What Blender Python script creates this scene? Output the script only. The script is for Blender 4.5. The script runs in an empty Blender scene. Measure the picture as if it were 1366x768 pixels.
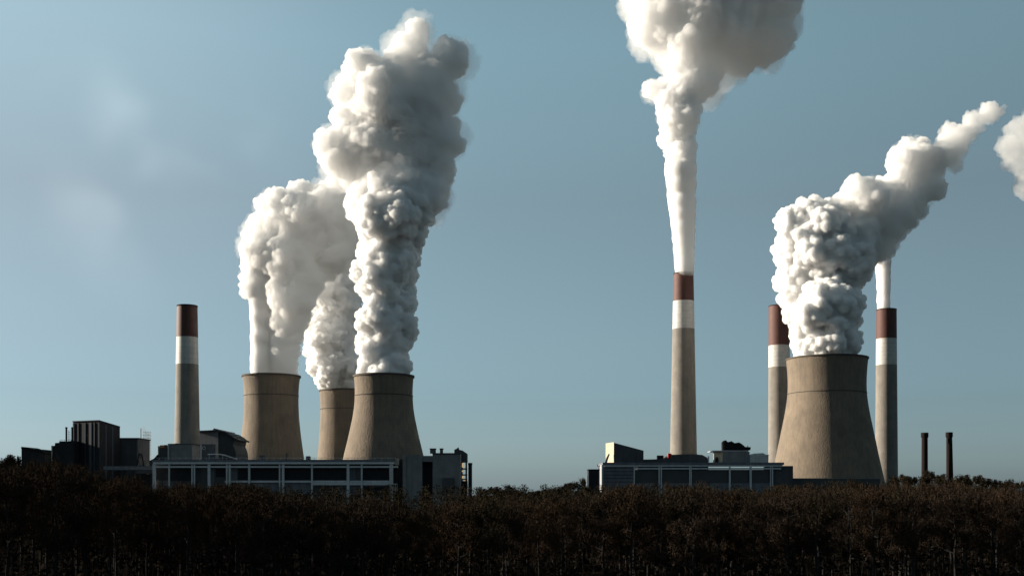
import bpy, bmesh, math, random
import numpy as np
from mathutils import Vector, noise as mnoise
R = math.radians
sc = bpy.context.scene
COL = sc.collection

# ---------------------------------------------------------------- camera, sky, sun, exposure
F = 1500.0; CX = 683.0; HY = 660.0; CZ = 16.0           # focal length, centre column and horizon row in photo pixels, eye height
cam_d = bpy.data.cameras.new('camera'); cam = bpy.data.objects.new('camera', cam_d); COL.objects.link(cam)
cam.location = (0, 0, CZ); cam.rotation_euler = (R(90), 0, 0)
cam_d.sensor_width = 36; cam_d.lens = F * 36 / 1366; cam_d.shift_y = (HY - 384) / 1366
cam_d.clip_start = 1; cam_d.clip_end = 60000
sc.camera = cam

SUN_EL, SUN_AZ = 15.0, -76.0        # azimuth from +Y, clockwise seen from above (so -70 = left, a little beyond)
world = bpy.data.worlds.new('World'); sc.world = world; world.use_nodes = True
wt = world.node_tree; wt.nodes.clear()
def wn(t, **k):
    n = wt.nodes.new(t)
    for a, b in k.items(): setattr(n, a, b)
    return n
wout = wn('ShaderNodeOutputWorld'); bg = wn('ShaderNodeBackground'); sky = wn('ShaderNodeTexSky')
sky.sky_type = 'NISHITA'; sky.sun_disc = False
sky.sun_elevation = R(SUN_EL); sky.sun_rotation = R(SUN_AZ)
sky.air_density = 1.0; sky.dust_density = 0.7; sky.ozone_density = 2.5; sky.altitude = 100
hs = wn('ShaderNodeHueSaturation'); hs.inputs['Saturation'].default_value = 0.60; hs.inputs['Hue'].default_value = 0.48
wt.links.new(sky.outputs[0], hs.inputs['Color'])
# thin veil of high cloud, low in the sky on the sun side
tc = wn('ShaderNodeTexCoord'); nz = wn('ShaderNodeTexNoise')
mp = wn('ShaderNodeMapping'); mp.inputs['Scale'].default_value = (1.0, 1.0, 1.1)
wt.links.new(tc.outputs['Generated'], mp.inputs[0]); wt.links.new(mp.outputs[0], nz.inputs['Vector'])
nz.inputs['Scale'].default_value = 9.0; nz.inputs['Detail'].default_value = 2.0; nz.inputs['Roughness'].default_value = 0.4
def direction(px, py): return Vector(((px - CX) / F, 1.0, (HY - py) / F)).normalized()
vd = wn('ShaderNodeVectorMath', operation='DISTANCE'); vd.inputs[1].default_value = direction(215, 240)
wt.links.new(tc.outputs['Generated'], vd.inputs[0])
mr = wn('ShaderNodeMapRange', interpolation_type='SMOOTHSTEP')
mr.inputs[1].default_value = 0.13; mr.inputs[2].default_value = 0.0; mr.inputs[3].default_value = 0.0; mr.inputs[4].default_value = 1.0
wt.links.new(vd.outputs['Value'], mr.inputs[0])
nr = wn('ShaderNodeMapRange', interpolation_type='SMOOTHSTEP')
nr.inputs[1].default_value = 0.42; nr.inputs[2].default_value = 0.75; nr.inputs[3].default_value = 0.0; nr.inputs[4].default_value = 0.75
wt.links.new(nz.outputs[0], nr.inputs[0])
mm = wn('ShaderNodeMath', operation='MULTIPLY'); wt.links.new(mr.outputs[0], mm.inputs[0]); wt.links.new(nr.outputs[0], mm.inputs[1])
mx = wn('ShaderNodeMix', data_type='RGBA'); mx.inputs['B'].default_value = (7.5, 7.9, 8.2, 1)
wt.links.new(mm.outputs[0], mx.inputs['Factor']); wt.links.new(hs.outputs[0], mx.inputs['A'])
# broad pale veil over the sunward part of the sky
vd2 = wn('ShaderNodeVectorMath', operation='DISTANCE'); vd2.inputs[1].default_value = direction(-60, 130)
wt.links.new(tc.outputs['Generated'], vd2.inputs[0])
mr2 = wn('ShaderNodeMapRange', interpolation_type='SMOOTHSTEP')
mr2.inputs[1].default_value = 0.42; mr2.inputs[2].default_value = 0.05; mr2.inputs[3].default_value = 0.0; mr2.inputs[4].default_value = 0.24
wt.links.new(vd2.outputs['Value'], mr2.inputs[0])
mx2 = wn('ShaderNodeMix', data_type='RGBA'); mx2.inputs['B'].default_value = (5.5, 5.0, 5.7, 1)
wt.links.new(mr2.outputs[0], mx2.inputs['Factor']); wt.links.new(mx.outputs['Result'], mx2.inputs['A'])
# sky behind the viewer darkened out of view, added to dim the fill light from that side
sx = wn('ShaderNodeSeparateXYZ'); wt.links.new(tc.outputs['Generated'], sx.inputs[0])
dk = wn('ShaderNodeMapRange', interpolation_type='SMOOTHSTEP')
dk.inputs[1].default_value = -0.15; dk.inputs[2].default_value = 0.6; dk.inputs[3].default_value = 0.5; dk.inputs[4].default_value = 1.0
wt.links.new(sx.outputs['Y'], dk.inputs[0])
dk2 = wn('ShaderNodeMapRange', interpolation_type='SMOOTHSTEP')
dk2.inputs[1].default_value = 0.05; dk2.inputs[2].default_value = 0.5; dk2.inputs[3].default_value = 1.0; dk2.inputs[4].default_value = 0.82
wt.links.new(sx.outputs['X'], dk2.inputs[0])
dk3 = wn('ShaderNodeMath', operation='MULTIPLY'); wt.links.new(dk.outputs[0], dk3.inputs[0]); wt.links.new(dk2.outputs[0], dk3.inputs[1])
tint = wn('ShaderNodeMix', data_type='RGBA', blend_type='MULTIPLY'); tint.inputs['Factor'].default_value = 1.0
tint.inputs['B'].default_value = (0.90, 1.0, 0.97, 1); wt.links.new(mx2.outputs['Result'], tint.inputs['A'])
# the low haze layer: a cooler, dimmer band towards the horizon
ez = wn('ShaderNodeValToRGB'); wt.links.new(sx.outputs['Z'], ez.inputs[0])
stops = [(0.0, (.48, .60, .79)), (.05, (.53, .61, .75)), (.13, (.60, .645, .71)), (.25, (.68, .69, .71)), (.37, (.86, .96, .97)), (.45, (.92, .98, .98))]
ez.color_ramp.elements[0].position = 0; ez.color_ramp.elements[1].position = .45
for p, c in stops[1:-1]: ez.color_ramp.elements.new(p)
for e, (p, c) in zip(ez.color_ramp.elements, stops): e.position = p; e.color = (*c, 1)
hz = wn('ShaderNodeMix', data_type='RGBA', blend_type='MULTIPLY'); hz.inputs['Factor'].default_value = 1.0
wt.links.new(tint.outputs['Result'], hz.inputs['A']); wt.links.new(ez.outputs['Color'], hz.inputs['B'])
dm_ = wn('ShaderNodeVectorMath', operation='SCALE'); wt.links.new(hz.outputs['Result'], dm_.inputs[0]); wt.links.new(dk3.outputs[0], dm_.inputs['Scale'])
wt.links.new(dm_.outputs[0], bg.inputs[0]); bg.inputs[1].default_value = 0.077
wt.links.new(bg.outputs[0], wout.inputs[0])

sun_d = bpy.data.lights.new('sun', 'SUN'); sun = bpy.data.objects.new('sun', sun_d); COL.objects.link(sun)
sun_d.energy = 4.8; sun_d.angle = R(0.5); sun_d.color = (1.0, 0.88, 0.72)
sdir = Vector((math.sin(R(SUN_AZ)) * math.cos(R(SUN_EL)), math.cos(R(SUN_AZ)) * math.cos(R(SUN_EL)), math.sin(R(SUN_EL))))
sun.rotation_euler = (-sdir).to_track_quat('-Z', 'Y').to_euler()
sun.location = sdir * 2000
sc.view_settings.view_transform = 'Standard'; sc.view_settings.look = 'None'
sc.view_settings.exposure = 1.0; sc.view_settings.gamma = 1.0; sc.view_settings.use_curve_mapping = False
sc.cycles.volume_bounces = 32; sc.cycles.max_bounces = 36; sc.cycles.diffuse_bounces = 3
sc.cycles.transparent_max_bounces = 16

# ---------------------------------------------------------------- helpers
def X(px, D): return (px - CX) / F * D
def Z(py, D): return CZ + (HY - py) / F * D

def mat(name, col, rough=0.85, col2=None, scale=0.3, streak=0.0, bump=0.0, bscale=1.0, metallic=0.0, bands=None, band_k=.35, spec=.5):
    m = bpy.data.materials.new(name); m.use_nodes = True
    nt = m.node_tree; b = nt.nodes['Principled BSDF']
    b.inputs['Roughness'].default_value = rough; b.inputs['Metallic'].default_value = metallic
    b.inputs['Base Color'].default_value = (*col, 1); b.inputs['Specular IOR Level'].default_value = spec
    geo = nt.nodes.new('ShaderNodeNewGeometry')
    last = None
    if col2:
        n = nt.nodes.new('ShaderNodeTexNoise'); n.inputs['Scale'].default_value = scale; n.inputs['Detail'].default_value = 6
        n.inputs['Roughness'].default_value = 0.62
        nt.links.new(geo.outputs['Position'], n.inputs['Vector'])
        mr = nt.nodes.new('ShaderNodeMapRange'); mr.inputs[1].default_value = 0.3; mr.inputs[2].default_value = 0.7
        nt.links.new(n.outputs[0], mr.inputs[0])
        mix = nt.nodes.new('ShaderNodeMix'); mix.data_type = 'RGBA'
        mix.inputs['A'].default_value = (*col, 1); mix.inputs['B'].default_value = (*col2, 1)
        nt.links.new(mr.outputs[0], mix.inputs['Factor']); last = mix.outputs['Result']
    if streak:
        mp = nt.nodes.new('ShaderNodeMapping'); mp.inputs['Scale'].default_value = (0.35, 0.35, 0.012)
        nt.links.new(geo.outputs['Position'], mp.inputs[0])
        n = nt.nodes.new('ShaderNodeTexNoise'); n.inputs['Scale'].default_value = 1.0; n.inputs['Detail'].default_value = 5
        n.inputs['Roughness'].default_value = 0.7
        nt.links.new(mp.outputs[0], n.inputs['Vector'])
        mr = nt.nodes.new('ShaderNodeMapRange'); mr.inputs[1].default_value = 0.45; mr.inputs[2].default_value = 0.72
        mr.inputs[3].default_value = 0.0; mr.inputs[4].default_value = streak
        nt.links.new(n.outputs[0], mr.inputs[0])
        mix = nt.nodes.new('ShaderNodeMix'); mix.data_type = 'RGBA'
        if last: nt.links.new(last, mix.inputs['A'])
        else: mix.inputs['A'].default_value = (*col, 1)
        mix.inputs['B'].default_value = (col[0] * .4, col[1] * .4, col[2] * .42, 1)
        nt.links.new(mr.outputs[0], mix.inputs['Factor']); last = mix.outputs['Result']
    if bands:                                    # thin horizontal lift joints, every `bands` metres
        sp = nt.nodes.new('ShaderNodeSeparateXYZ'); nt.links.new(geo.outputs['Position'], sp.inputs[0])
        md = nt.nodes.new('ShaderNodeMath'); md.operation = 'MODULO'; md.inputs[1].default_value = bands
        nt.links.new(sp.outputs['Z'], md.inputs[0])
        lt = nt.nodes.new('ShaderNodeMath'); lt.operation = 'LESS_THAN'; lt.inputs[1].default_value = bands * 0.13
        nt.links.new(md.outputs[0], lt.inputs[0])
        ml = nt.nodes.new('ShaderNodeMath'); ml.operation = 'MULTIPLY'; ml.inputs[1].default_value = band_k
        nt.links.new(lt.outputs[0], ml.inputs[0])
        mix = nt.nodes.new('ShaderNodeMix'); mix.data_type = 'RGBA'
        if last: nt.links.new(last, mix.inputs['A'])
        else: mix.inputs['A'].default_value = (*col, 1)
        mix.inputs['B'].default_value = (col[0] * .45, col[1] * .45, col[2] * .45, 1)
        nt.links.new(ml.outputs[0], mix.inputs['Factor']); last = mix.outputs['Result']
    if last: nt.links.new(last, b.inputs['Base Color'])
    if bump:
        n = nt.nodes.new('ShaderNodeTexNoise'); n.inputs['Scale'].default_value = bscale; n.inputs['Detail'].default_value = 6
        nt.links.new(geo.outputs['Position'], n.inputs['Vector'])
        bp = nt.nodes.new('ShaderNodeBump'); bp.inputs['Strength'].default_value = bump; bp.inputs['Distance'].default_value = 1.0
        nt.links.new(n.outputs[0], bp.inputs['Height']); nt.links.new(bp.outputs[0], b.inputs['Normal'])
    return m

def sun_glow_mat():  # emission stands in for sunlight glimpsed through the open floors
    m = bpy.data.materials.new('sun_glimpse'); m.use_nodes = True; b = m.node_tree.nodes['Principled BSDF']
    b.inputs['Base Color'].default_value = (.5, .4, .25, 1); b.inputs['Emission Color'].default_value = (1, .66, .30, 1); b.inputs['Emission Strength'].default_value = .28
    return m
M = dict(sun_glow=sun_glow_mat(),
    tower=mat('tower_concrete', (.23, .182, .133), .9, (.15, .122, .095), .05, .6, .5, .5, 0, 3.4, .14),
    tower_rim=mat('rim_concrete', (.10, .085, .07), .9, (.06, .05, .045), .2),
    seam=mat('seam_joint', (.05, .045, .04), .9),
    stack=mat('stack_concrete', (.26, .238, .212), .9, (.18, .167, .15), .08, .35, .35, .6),
    white=mat('white_paint', (.62, .61, .58), .6, (.46, .45, .43), .15, .3, 0, 1, 0, 6.2),
    red=mat('red_paint', (.12, .042, .031), .7, (.08, .03, .025), .12, .5),
    cap=mat('stack_cap', (.05, .04, .04), .9, spec=.08),
    brick=mat('dark_brick', (.022, .016, .015), .9, (.014, .011, .011), .5, spec=.08),
    dark=mat('dark_cladding', (.022, .024, .03), .55, (.032, .035, .042), .2, .3, spec=.08),
    darkrib=mat('dark_rib', (.075, .082, .10), .5, spec=.08),
    slate=mat('slate_cladding', (.20, .215, .24), .6, (.14, .15, .17), .15, .5, spec=.08),
    conc=mat('grey_concrete', (.24, .245, .25), .85, (.16, .165, .17), .12, .45, .3, .6),
    concd=mat('dark_concrete', (.10, .105, .11), .85, (.07, .073, .08), .12, .4, spec=.08),
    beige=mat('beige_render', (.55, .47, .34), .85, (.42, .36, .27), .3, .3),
    frame=mat('white_steel', (.66, .68, .70), .5, (.52, .54, .56), .3, .3),
    glass=mat('dark_glazing', (.03, .034, .042), .3, (.05, .054, .062), .12),
    rust=mat('rust_roof', (.45, .20, .08), .8),
    redp=mat('bright_red_paint', (.6, .03, .02), .6),
    coal=mat('coal', (.012, .012, .013), .95, (.025, .024, .024), 1.0, 0, .8, 1.0, spec=.08),
    pale=mat('pale_steel', (.42, .45, .48), .5),
    pane=mat('pale_glazing', (.55, .56, .55), .3, (.40, .40, .38), .5),
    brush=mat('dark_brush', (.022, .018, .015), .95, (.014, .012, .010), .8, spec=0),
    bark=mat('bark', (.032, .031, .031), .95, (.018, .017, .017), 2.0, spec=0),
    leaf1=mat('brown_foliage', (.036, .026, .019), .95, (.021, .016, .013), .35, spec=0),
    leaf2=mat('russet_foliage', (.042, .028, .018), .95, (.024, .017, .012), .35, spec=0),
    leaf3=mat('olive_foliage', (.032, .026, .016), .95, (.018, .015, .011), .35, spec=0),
    floor=mat('forest_floor', (.012, .010, .008), .95, (.008, .007, .006), .2, spec=0),
    ground=mat('field_ground', (.035, .032, .024), .95, (.022, .02, .016), .02, spec=0),
)

class MB:
    def __init__(s): s.v = []; s.f = []
    def add(s, v, f):
        o = len(s.v); s.v += [tuple(p) for p in v]; s.f += [tuple(i + o for i in q) for q in f]; return s
    def box(s, x0, x1, y0, y1, z0, z1):
        return s.add([(x0,y0,z0),(x1,y0,z0),(x1,y1,z0),(x0,y1,z0),(x0,y0,z1),(x1,y0,z1),(x1,y1,z1),(x0,y1,z1)],
                     [(0,3,2,1),(4,5,6,7),(0,1,5,4),(1,2,6,5),(2,3,7,6),(3,0,4,7)])
    def pbox(s, px0, px1, py0, py1, D, depth):
        """box whose front face at distance D spans these photo pixels (py1 None: down to the ground)"""
        return s.box(X(px0, D), X(px1, D), D, D + depth, Z(py1, D) if py1 is not None else 0.0, Z(py0, D))
    def prism(s, pts, D, depth):
        """outline in photo pixels at distance D, clockwise as seen, extruded away by depth"""
        n = len(pts)
        v = [(X(a, D), D, Z(b, D)) for a, b in pts] + [(X(a, D), D + depth, Z(b, D)) for a, b in pts]
        f = [tuple(reversed(range(n))), tuple(range(n, 2 * n))] + [(i, (i + 1) % n, n + (i + 1) % n, n + i) for i in range(n)]
        return s.add(v, f)
    def plan(s, pts, z0):
        """pts: (x, y, ztop) around the plan, anticlockwise from above"""
        n = len(pts)
        v = [(a, b, z0) for a, b, c in pts] + [(a, b, c) for a, b, c in pts]
        f = [tuple(reversed(range(n))), tuple(range(n, 2 * n))] + [(i, (i + 1) % n, n + (i + 1) % n, n + i) for i in range(n)]
        return s.add(v, f)
    def tube(s, pts, rad, n=8, caps=True):
        pts = [Vector(p) for p in pts]
        rad = rad if isinstance(rad, (list, tuple)) else [rad] * len(pts)
        o = len(s.v); rings = []
        for i, p in enumerate(pts):
            t = (pts[min(i + 1, len(pts) - 1)] - pts[max(i - 1, 0)]).normalized()
            a = t.cross(Vector((0, 1, 0)) if abs(t.y) < .9 else Vector((1, 0, 0))).normalized(); b = t.cross(a)
            for k in range(n):
                w = 2 * math.pi * k / n; s.v.append(tuple(p + (a * math.cos(w) + b * math.sin(w)) * rad[i]))
        for i in range(len(pts) - 1):
            for k in range(n):
                k2 = (k + 1) % n
                s.f.append((o + i*n + k, o + (i+1)*n + k, o + (i+1)*n + k2, o + i*n + k2))
        if caps:
            s.f.append(tuple(o + k for k in range(n))); s.f.append(tuple(o + (len(pts)-1)*n + k for k in reversed(range(n))))
        return s
    def lathe(s, prof, cx, cy, n=64, close=False):
        """prof: (radius, z) list"""
        o = len(s.v)
        for r, z in prof:
            for k in range(n):
                w = 2 * math.pi * k / n; s.v.append((cx + r * math.cos(w), cy + r * math.sin(w), z))
        m = len(prof)
        for i in range(m if close else m - 1):
            j = (i + 1) % m
            for k in range(n):
                k2 = (k + 1) % n; s.f.append((o + i*n + k, o + i*n + k2, o + j*n + k2, o + j*n + k))
        return s
    def build(s, name, material, parent=None, smooth=False):
        base = Vector(parent['_w']) if parent is not None and '_w' in parent else Vector((0, 0, 0))
        me = bpy.data.meshes.new(name)
        me.from_pydata([tuple(Vector(p) - base) for p in s.v], [], s.f); me.update()
        if smooth:
            me.polygons.foreach_set('use_smooth', [True] * len(me.polygons))
            me.set_sharp_from_angle(angle=R(40))
        o = bpy.data.objects.new(name, me); COL.objects.link(o)
        if material: me.materials.append(material)
        if parent is not None:
            o.parent = parent; o['_w'] = tuple(base)
        return o

def tag(o, label=None, cat=None, group=None, kind=None):
    if label: o['label'] = label
    if cat: o['category'] = cat
    if group: o['group'] = group
    if kind: o['kind'] = kind
    return o
def thing(name, loc, label, cat, group=None):
    o = bpy.data.objects.new(name, None); COL.objects.link(o); o.location = loc; o['_w'] = tuple(loc)
    o.empty_display_size = 2
    return tag(o, label, cat, group)

# ---------------------------------------------------------------- ground
def grid_sheet(name, x0, x1, y0, y1, z, material):
    mb = MB(); mb.add([(x0,y0,z),(x1,y0,z),(x1,y1,z),(x0,y1,z)], [(0,1,2,3)])
    return tag(mb.build(name, material), kind='structure')
grid_sheet('ground', -25000, 25000, -3000, 40000, 0, M['ground'])
grid_sheet('forest_floor', -600, 600, 110, 1000, 0.004, M['floor'])

# ---------------------------------------------------------------- cooling towers
def spline(prof, n):
    """smooth resample of (y, r) pairs"""
    ys = np.array([p[0] for p in prof], float); rs = np.array([p[1] for p in prof], float)
    t = np.linspace(ys[0], ys[-1], n); out = []
    d = np.gradient(rs, ys)
    for q in t:
        i = min(max(np.searchsorted(ys, q) - 1, 0), len(ys) - 2); h = ys[i+1] - ys[i]; u = (q - ys[i]) / h
        out.append((q, (2*u**3-3*u**2+1)*rs[i] + (u**3-2*u**2+u)*h*d[i] + (-2*u**3+3*u**2)*rs[i+1] + (u**3-u**2)*h*d[i+1]))
    return out
def cooling_tower(px, D, prof, seam_y, label):
    k = D / F; cx, cy = X(px, D), D
    t = thing('cooling_tower', (cx, cy, 0), label, 'cooling tower', 'hyperbolic cooling towers of the power station')
    pts = [(r * k, Z(y, D)) for y, r in spline(prof, 46)]
    ztop = pts[0][1]; zb = 9.0
    pts = [p for p in pts if p[1] > zb]
    # lower skirt keeps flaring to the leg ring
    r_end, z_end = pts[-1]
    if z_end - zb > 2: pts += [(r_end + (z_end - zb) * .30, zb)]
    zs = Z(seam_y, D)
    up = [p for p in pts if p[1] >= zs]; lo = [p for p in pts if p[1] < zs]
    rs = np.interp(zs, [lo[0][1], up[-1][1]], [lo[0][0], up[-1][0]])
    outer = up + [(rs, zs)] + lo
    inner = [(r - 1.1, z) for r, z in outer][::-1]
    MB().lathe(outer + inner, cx, cy, 96, close=True).build('shell', M['tower'], t, True)
    # thickened rim and the collar seam, each a closed ring standing proud
    rt = pts[0][0]
    MB().lathe([(rt + .9, ztop - 1.6), (rt + 1.0, ztop + .5), (rt - 1.3, ztop + .5), (rt - 1.3, ztop - 1.6)], cx, cy, 96, close=True).build('rim', M['tower_rim'], t, True)
    MB().lathe([(rs - .3, zs - .6), (rs + .45, zs - .6), (rs + .45, zs + .35), (rs - .3, zs + .35)], cx, cy, 96, close=True).build('collar_seam', M['seam'], t, True)
    # raking support legs under the skirt: 36 pairs, one ring of open columns
    mb = MB(); rb = pts[-1][0] - .5
    for i in range(40):
        a = 2 * math.pi * i / 40
        for s in (-1, 1):
            b = a + s * math.pi / 40
            mb.tube([(cx + (rb + 2) * math.cos(a), cy + (rb + 2) * math.sin(a), 0), (cx + rb * math.cos(b), cy + rb * math.sin(b), zb + .4)], .5, 6)
    mb.build('support_leg_ring', M['tower'], t)
    return t
cooling_tower(362, 1500, [(501.5,38.0),(508,36.9),(528,35.6),(550,36.0),(575,38.2),(608,42.5),(670,50)], 528,
              'cooling tower nearest the red and white chimney with a wide two part plume')
cooling_tower(460, 1620, [(521,33.2),(545,32.2),(575,33.2),(608,35.8),(670,42)], 2000 if False else 546,
              'smallest cooling tower, half hidden behind its brown neighbour')
cooling_tower(512, 1290, [(501.5,39.8),(510,38.9),(528,38.4),(545,39.6),(575,45.2),(608,53.0),(670,66)], 528,
              'cooling tower beside the grey concrete block, under the tallest grey plume')
cooling_tower(1103, 1660, [(478.5,53.0),(489,51.9),(527,51.3),(548,54.2),(575,59.5),(612,67.0),(670,80)], 525,
              'largest cooling tower, standing alone between two striped chimneys')

# ---------------------------------------------------------------- chimneys
def chimney(px_t, hw_t, y_t, y_r, y_w, px_b, hw_b, y_b, D, label):
    k = D / F; cx = X((px_t + px_b) / 2, D)
    t = thing('chimney', (cx, D, 0), label, 'chimney', 'red and white banded power station chimneys')
    def rad(y): return (hw_t + (hw_b - hw_t) * (y - y_t) / (y_b - y_t)) * k
    y0 = HY + CZ / k
    def seg(name, ya, yb, m, grow=0.0, inset=0):
        pr = [(rad(ya + (yb - ya) * i / 8) + grow, Z(ya + (yb - ya) * i / 8, D)) for i in range(9)]
        pr = [(max(p[0] - 1.2, .5), p[1]) for p in pr[::-1]] + pr
        return MB().lathe(pr, cx, D, 56, close=True).build(name, m, t, True)
    seg('shaft', y_w, y0, M['stack'])
    seg('white_band', y_r, y_w, M['white'], .04)
    seg('red_band', y_t, y_r, M['red'], .08)
    zt = Z(y_t, D); rt = rad(y_t)
    MB().lathe([(rt + .35, zt - 1.2), (rt + .35, zt + .4), (rt - 1.3, zt + .4), (rt - 1.3, zt - 1.2)], cx, D, 56, close=True).build('cap_ring', M['cap'], t, True)
    return t
chimney(250, 13.2, 408, 450, 486, 249.5, 16.8, 612, 1260, 'smokeless red and white chimney standing alone beside the gabled slate building')
chimney(913, 13.2, 365, 402, 439, 910.5, 17.8, 608, 1850, 'tallest red and white chimney, trailing a thin white column of steam')
chimney(1041, 13.8, 408, 461, 490, 1038, 14.5, 612, 1900, 'red and white chimney whose top is partly wrapped by the big tower plume')
chimney(1182.5, 12.9, 413, 452, 487, 1182.5, 14.6, 632, 1734, 'red and white chimney close behind the open side of the largest cooling tower')

def brick_stack(px_t, px_b, hw_t, hw_b, y_t, D, label):
    k = D / F; x0, x1 = X(px_t, D), X(px_b, D)
    t = thing('brick_stack', (x1, D, 0), label, 'chimney')
    zt = Z(y_t, D); n = 10; pr = []
    for i in range(n + 1):
        u = i / n; pr.append((x1 + (x0 - x1) * u, (hw_b + (hw_t - hw_b) * u) * k, zt * u))
    mb = MB(); mb.tube([(x, D, z) for x, r, z in pr], [r for x, r, z in pr], 20); mb.build('shaft', M['brick'], t, True)
    mb = MB(); mb.tube([(x0, D, zt - 5), (x0, D, zt - 4), (x0, D, zt + .6)], [hw_t * k + .3, hw_t * k + .75, hw_t * k + .75], 20); mb.build('crown_band', M['brick'], t, True)
brick_stack(1233.5, 1233.5, 3.9, 4.3, 577.5, 1240, 'short dark stack with an even width, nearer the largest cooling tower')
brick_stack(1266.2, 1267.5, 3.7, 5.0, 577, 1240, 'short dark stack with a flared foot, farther from the largest cooling tower')

# ---------------------------------------------------------------- buildings, first complex
# long hall with the white steel frame
D = 1150
t = thing('turbine_hall', (X(366, D), D, 0), 'long dark glazed hall with white steel frame in front of three cooling towers', 'building')
MB().pbox(204, 531, 616, None, D + 6, 34).build('wall', M['glass'], t)
MB().pbox(203, 532, 612.6, 616, D - .5, 42).build('roof', M['slate'], t)
MB().pbox(204, 531, 616.0, 618.6, D - 1.2, 1.0).build('cornice_beam', M['frame'], t)
MB().pbox(206, 531, 621.2, 623.4, D, 1.5).build('lintel_beam', M['frame'], t)
MB().pbox(300, 521, 640.5, 643.2, D + 2.2, 2).build('transom_beam', M['frame'], t)
MB().pbox(300, 521, 643.3, 659, D + 4.5, 1.2).build('spandrel_panel', M['slate'], t)
MB().pbox(416, 523, 643.4, 646.6, D + .1, 1.5).build('transom_beam', M['frame'], t)
for a, b, yb in ((203.4, 207.2, 672), (224.6, 226.3, 668), (255.2, 256.8, 665), (258.4, 260, 665), (277, 280.5, 672), (301.5, 303.4, 672), (305, 307.4, 672), (331, 333.5, 672),
             (372, 373.8, 672), (376, 379, 672), (415, 417, 676), (462.5, 466, 676), (481.4, 483.4, 676), (519.5, 524.4, 676)):
    MB().pbox(a, b, 618.8, None, D - .4 if b - a > 1.8 else D - .2, 2.2 if b - a > 1.8 else 1.6).build('column', M['frame'], t)
for a, b, y0, y1, m in ((208, 224, 624, 640, 'dark'), (227, 254, 624, 641, 'dark'), (261, 268, 624, 641, 'concd'), (281.2, 286, 624, 648, 'slate'), (288, 300, 624, 636, 'dark'), (308, 316, 624, 640, 'slate'), (318, 330, 624, 640, 'dark'),
                      (335, 371, 624, 640, 'dark'), (380, 414, 624, 640, 'dark'), (418, 461, 624, 640, 'dark'), (467, 474, 624, 640, 'slate'), (485, 518, 624, 640, 'dark'), (418, 440, 648, 658, 'concd'), (485, 518, 649, 660, 'dark'), (335, 352, 645, 656, 'conc')):
    MB().pbox(a, b, y0, y1, D + (5.4 if y0 < 630 else 4.1), .9).build('infill_panel', M[m], t)
mb = MB()
for q in (525, 527.2, 529.4): mb.pbox(q, q + .6, 645, 658, D + .6, .6)
for q in (644.6, 651, 657.6): mb.pbox(524.5, 530.2, q, q + .9, D + .5, .9)
mb.build('balcony_frame', M['frame'], t)
# a rail along the roof and a few roof units
mb = MB()
for q in range(212, 530, 9): mb.pbox(q, q + .35, 610.4, 612.6, D + .6, .3)
mb.pbox(208, 528, 610.1, 610.5, D + .6, .3); mb.build('roof_rail', M['pale'], t)
for a, b, y in ((346, 352, 607), (381, 383, 604), (408, 413, 608)):
    MB().pbox(a, b, y, 612.6, D + 20, 7).build('roof_vent', M['concd'], t)

D = 1140
t = thing('concrete_block', (X(575, D), D, 0), 'windowless grey concrete block with a dark slot beside the white framed hall', 'building')
MB().pbox(538, 563, 606.5, None, D, 60).build('stair_tower', M['conc'], t)
MB().pbox(537.2, 541.6, 608, None, D - .8, .9).build('pilaster', M['conc'], t)
MB().pbox(563, 577, 607.5, None, D + 12, 46).build('recess_wall', M['dark'], t)
MB().pbox(563, 577, 607.5, 615.5, D + 2, 9).build('slot_lintel', M['conc'], t)
MB().pbox(577, 614, 604.6, None, D + 1, 62).build('wall', M['conc'], t)
MB().pbox(576.7, 614.3, 603.8, 605.4, D + .2, 64).build('parapet', M['concd'], t)
MB().pbox(524, 537.8, 612, None, D + 14, 40).build('link_wall', M['dark'], t)
MB().pbox(527, 531.6, 611, 620, D + 8, 5).build('duct_box', M['conc'], t)
for a, b, y in ((573.6, 581, 598.6), (586.8, 590.6, 598.6)):
    v = MB().pbox(a, b, y, 604.4, D + 20, 6).build('roof_vent', M['concd'], t)
    MB().pbox(a - .6, b + .6, y - 1, y + .2, D + 19.3, 7.4).build('vent_cap', M['dark'], v)
MB().pbox(590, 606, 637, None, D - 1.5, 2.3).build('annex_panel', M['concd'], t)

D = 1165
t = thing('service_tower', (X(618, D), D, 0), 'narrow dark service tower with open sunlit floors at the end of the concrete block', 'building')
mb = MB(); mb.prism([(614.6, 672), (614.6, 641), (623, 641), (623, 672)], D, 18); mb.build('base_wall', M['dark'], t)
mb = MB(); mb.prism([(606, 612), (606, 599.5), (609.8, 597.6), (611, 596), (612, 599.4), (617, 600.4), (623, 604.6), (623, 616), (614.6, 616), (614.6, 612)], D, 18); mb.build('head_house', M['concd'], t)
for a, b in ((614.6, 616), (620.8, 623)): MB().pbox(a, b, 616, 641, D + .3, 2.5).build('post', M['dark'], t)
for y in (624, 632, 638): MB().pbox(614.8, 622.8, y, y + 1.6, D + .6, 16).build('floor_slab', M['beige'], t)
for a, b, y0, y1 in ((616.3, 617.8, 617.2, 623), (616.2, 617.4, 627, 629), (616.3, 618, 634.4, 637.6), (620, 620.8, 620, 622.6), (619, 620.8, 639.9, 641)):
    MB().pbox(a, b, y0, y1, D + 2.2, .3).build('sun_glimpse', M['sun_glow'], t)  # glowing panes added for the sun glimpses, no lamp behind them
t = thing('side_stack', (X(627, 1160), 1160, 0), 'slim dark round stack at the outer end of the first complex', 'chimney')
D = 1160
MB().lathe([(2.0, 0), (2.0, Z(618, D)), (1.5, Z(618, D)), (1.5, 0)], X(627.2, D), D, 18, True).build('shaft', M['dark'], t, True)
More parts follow.
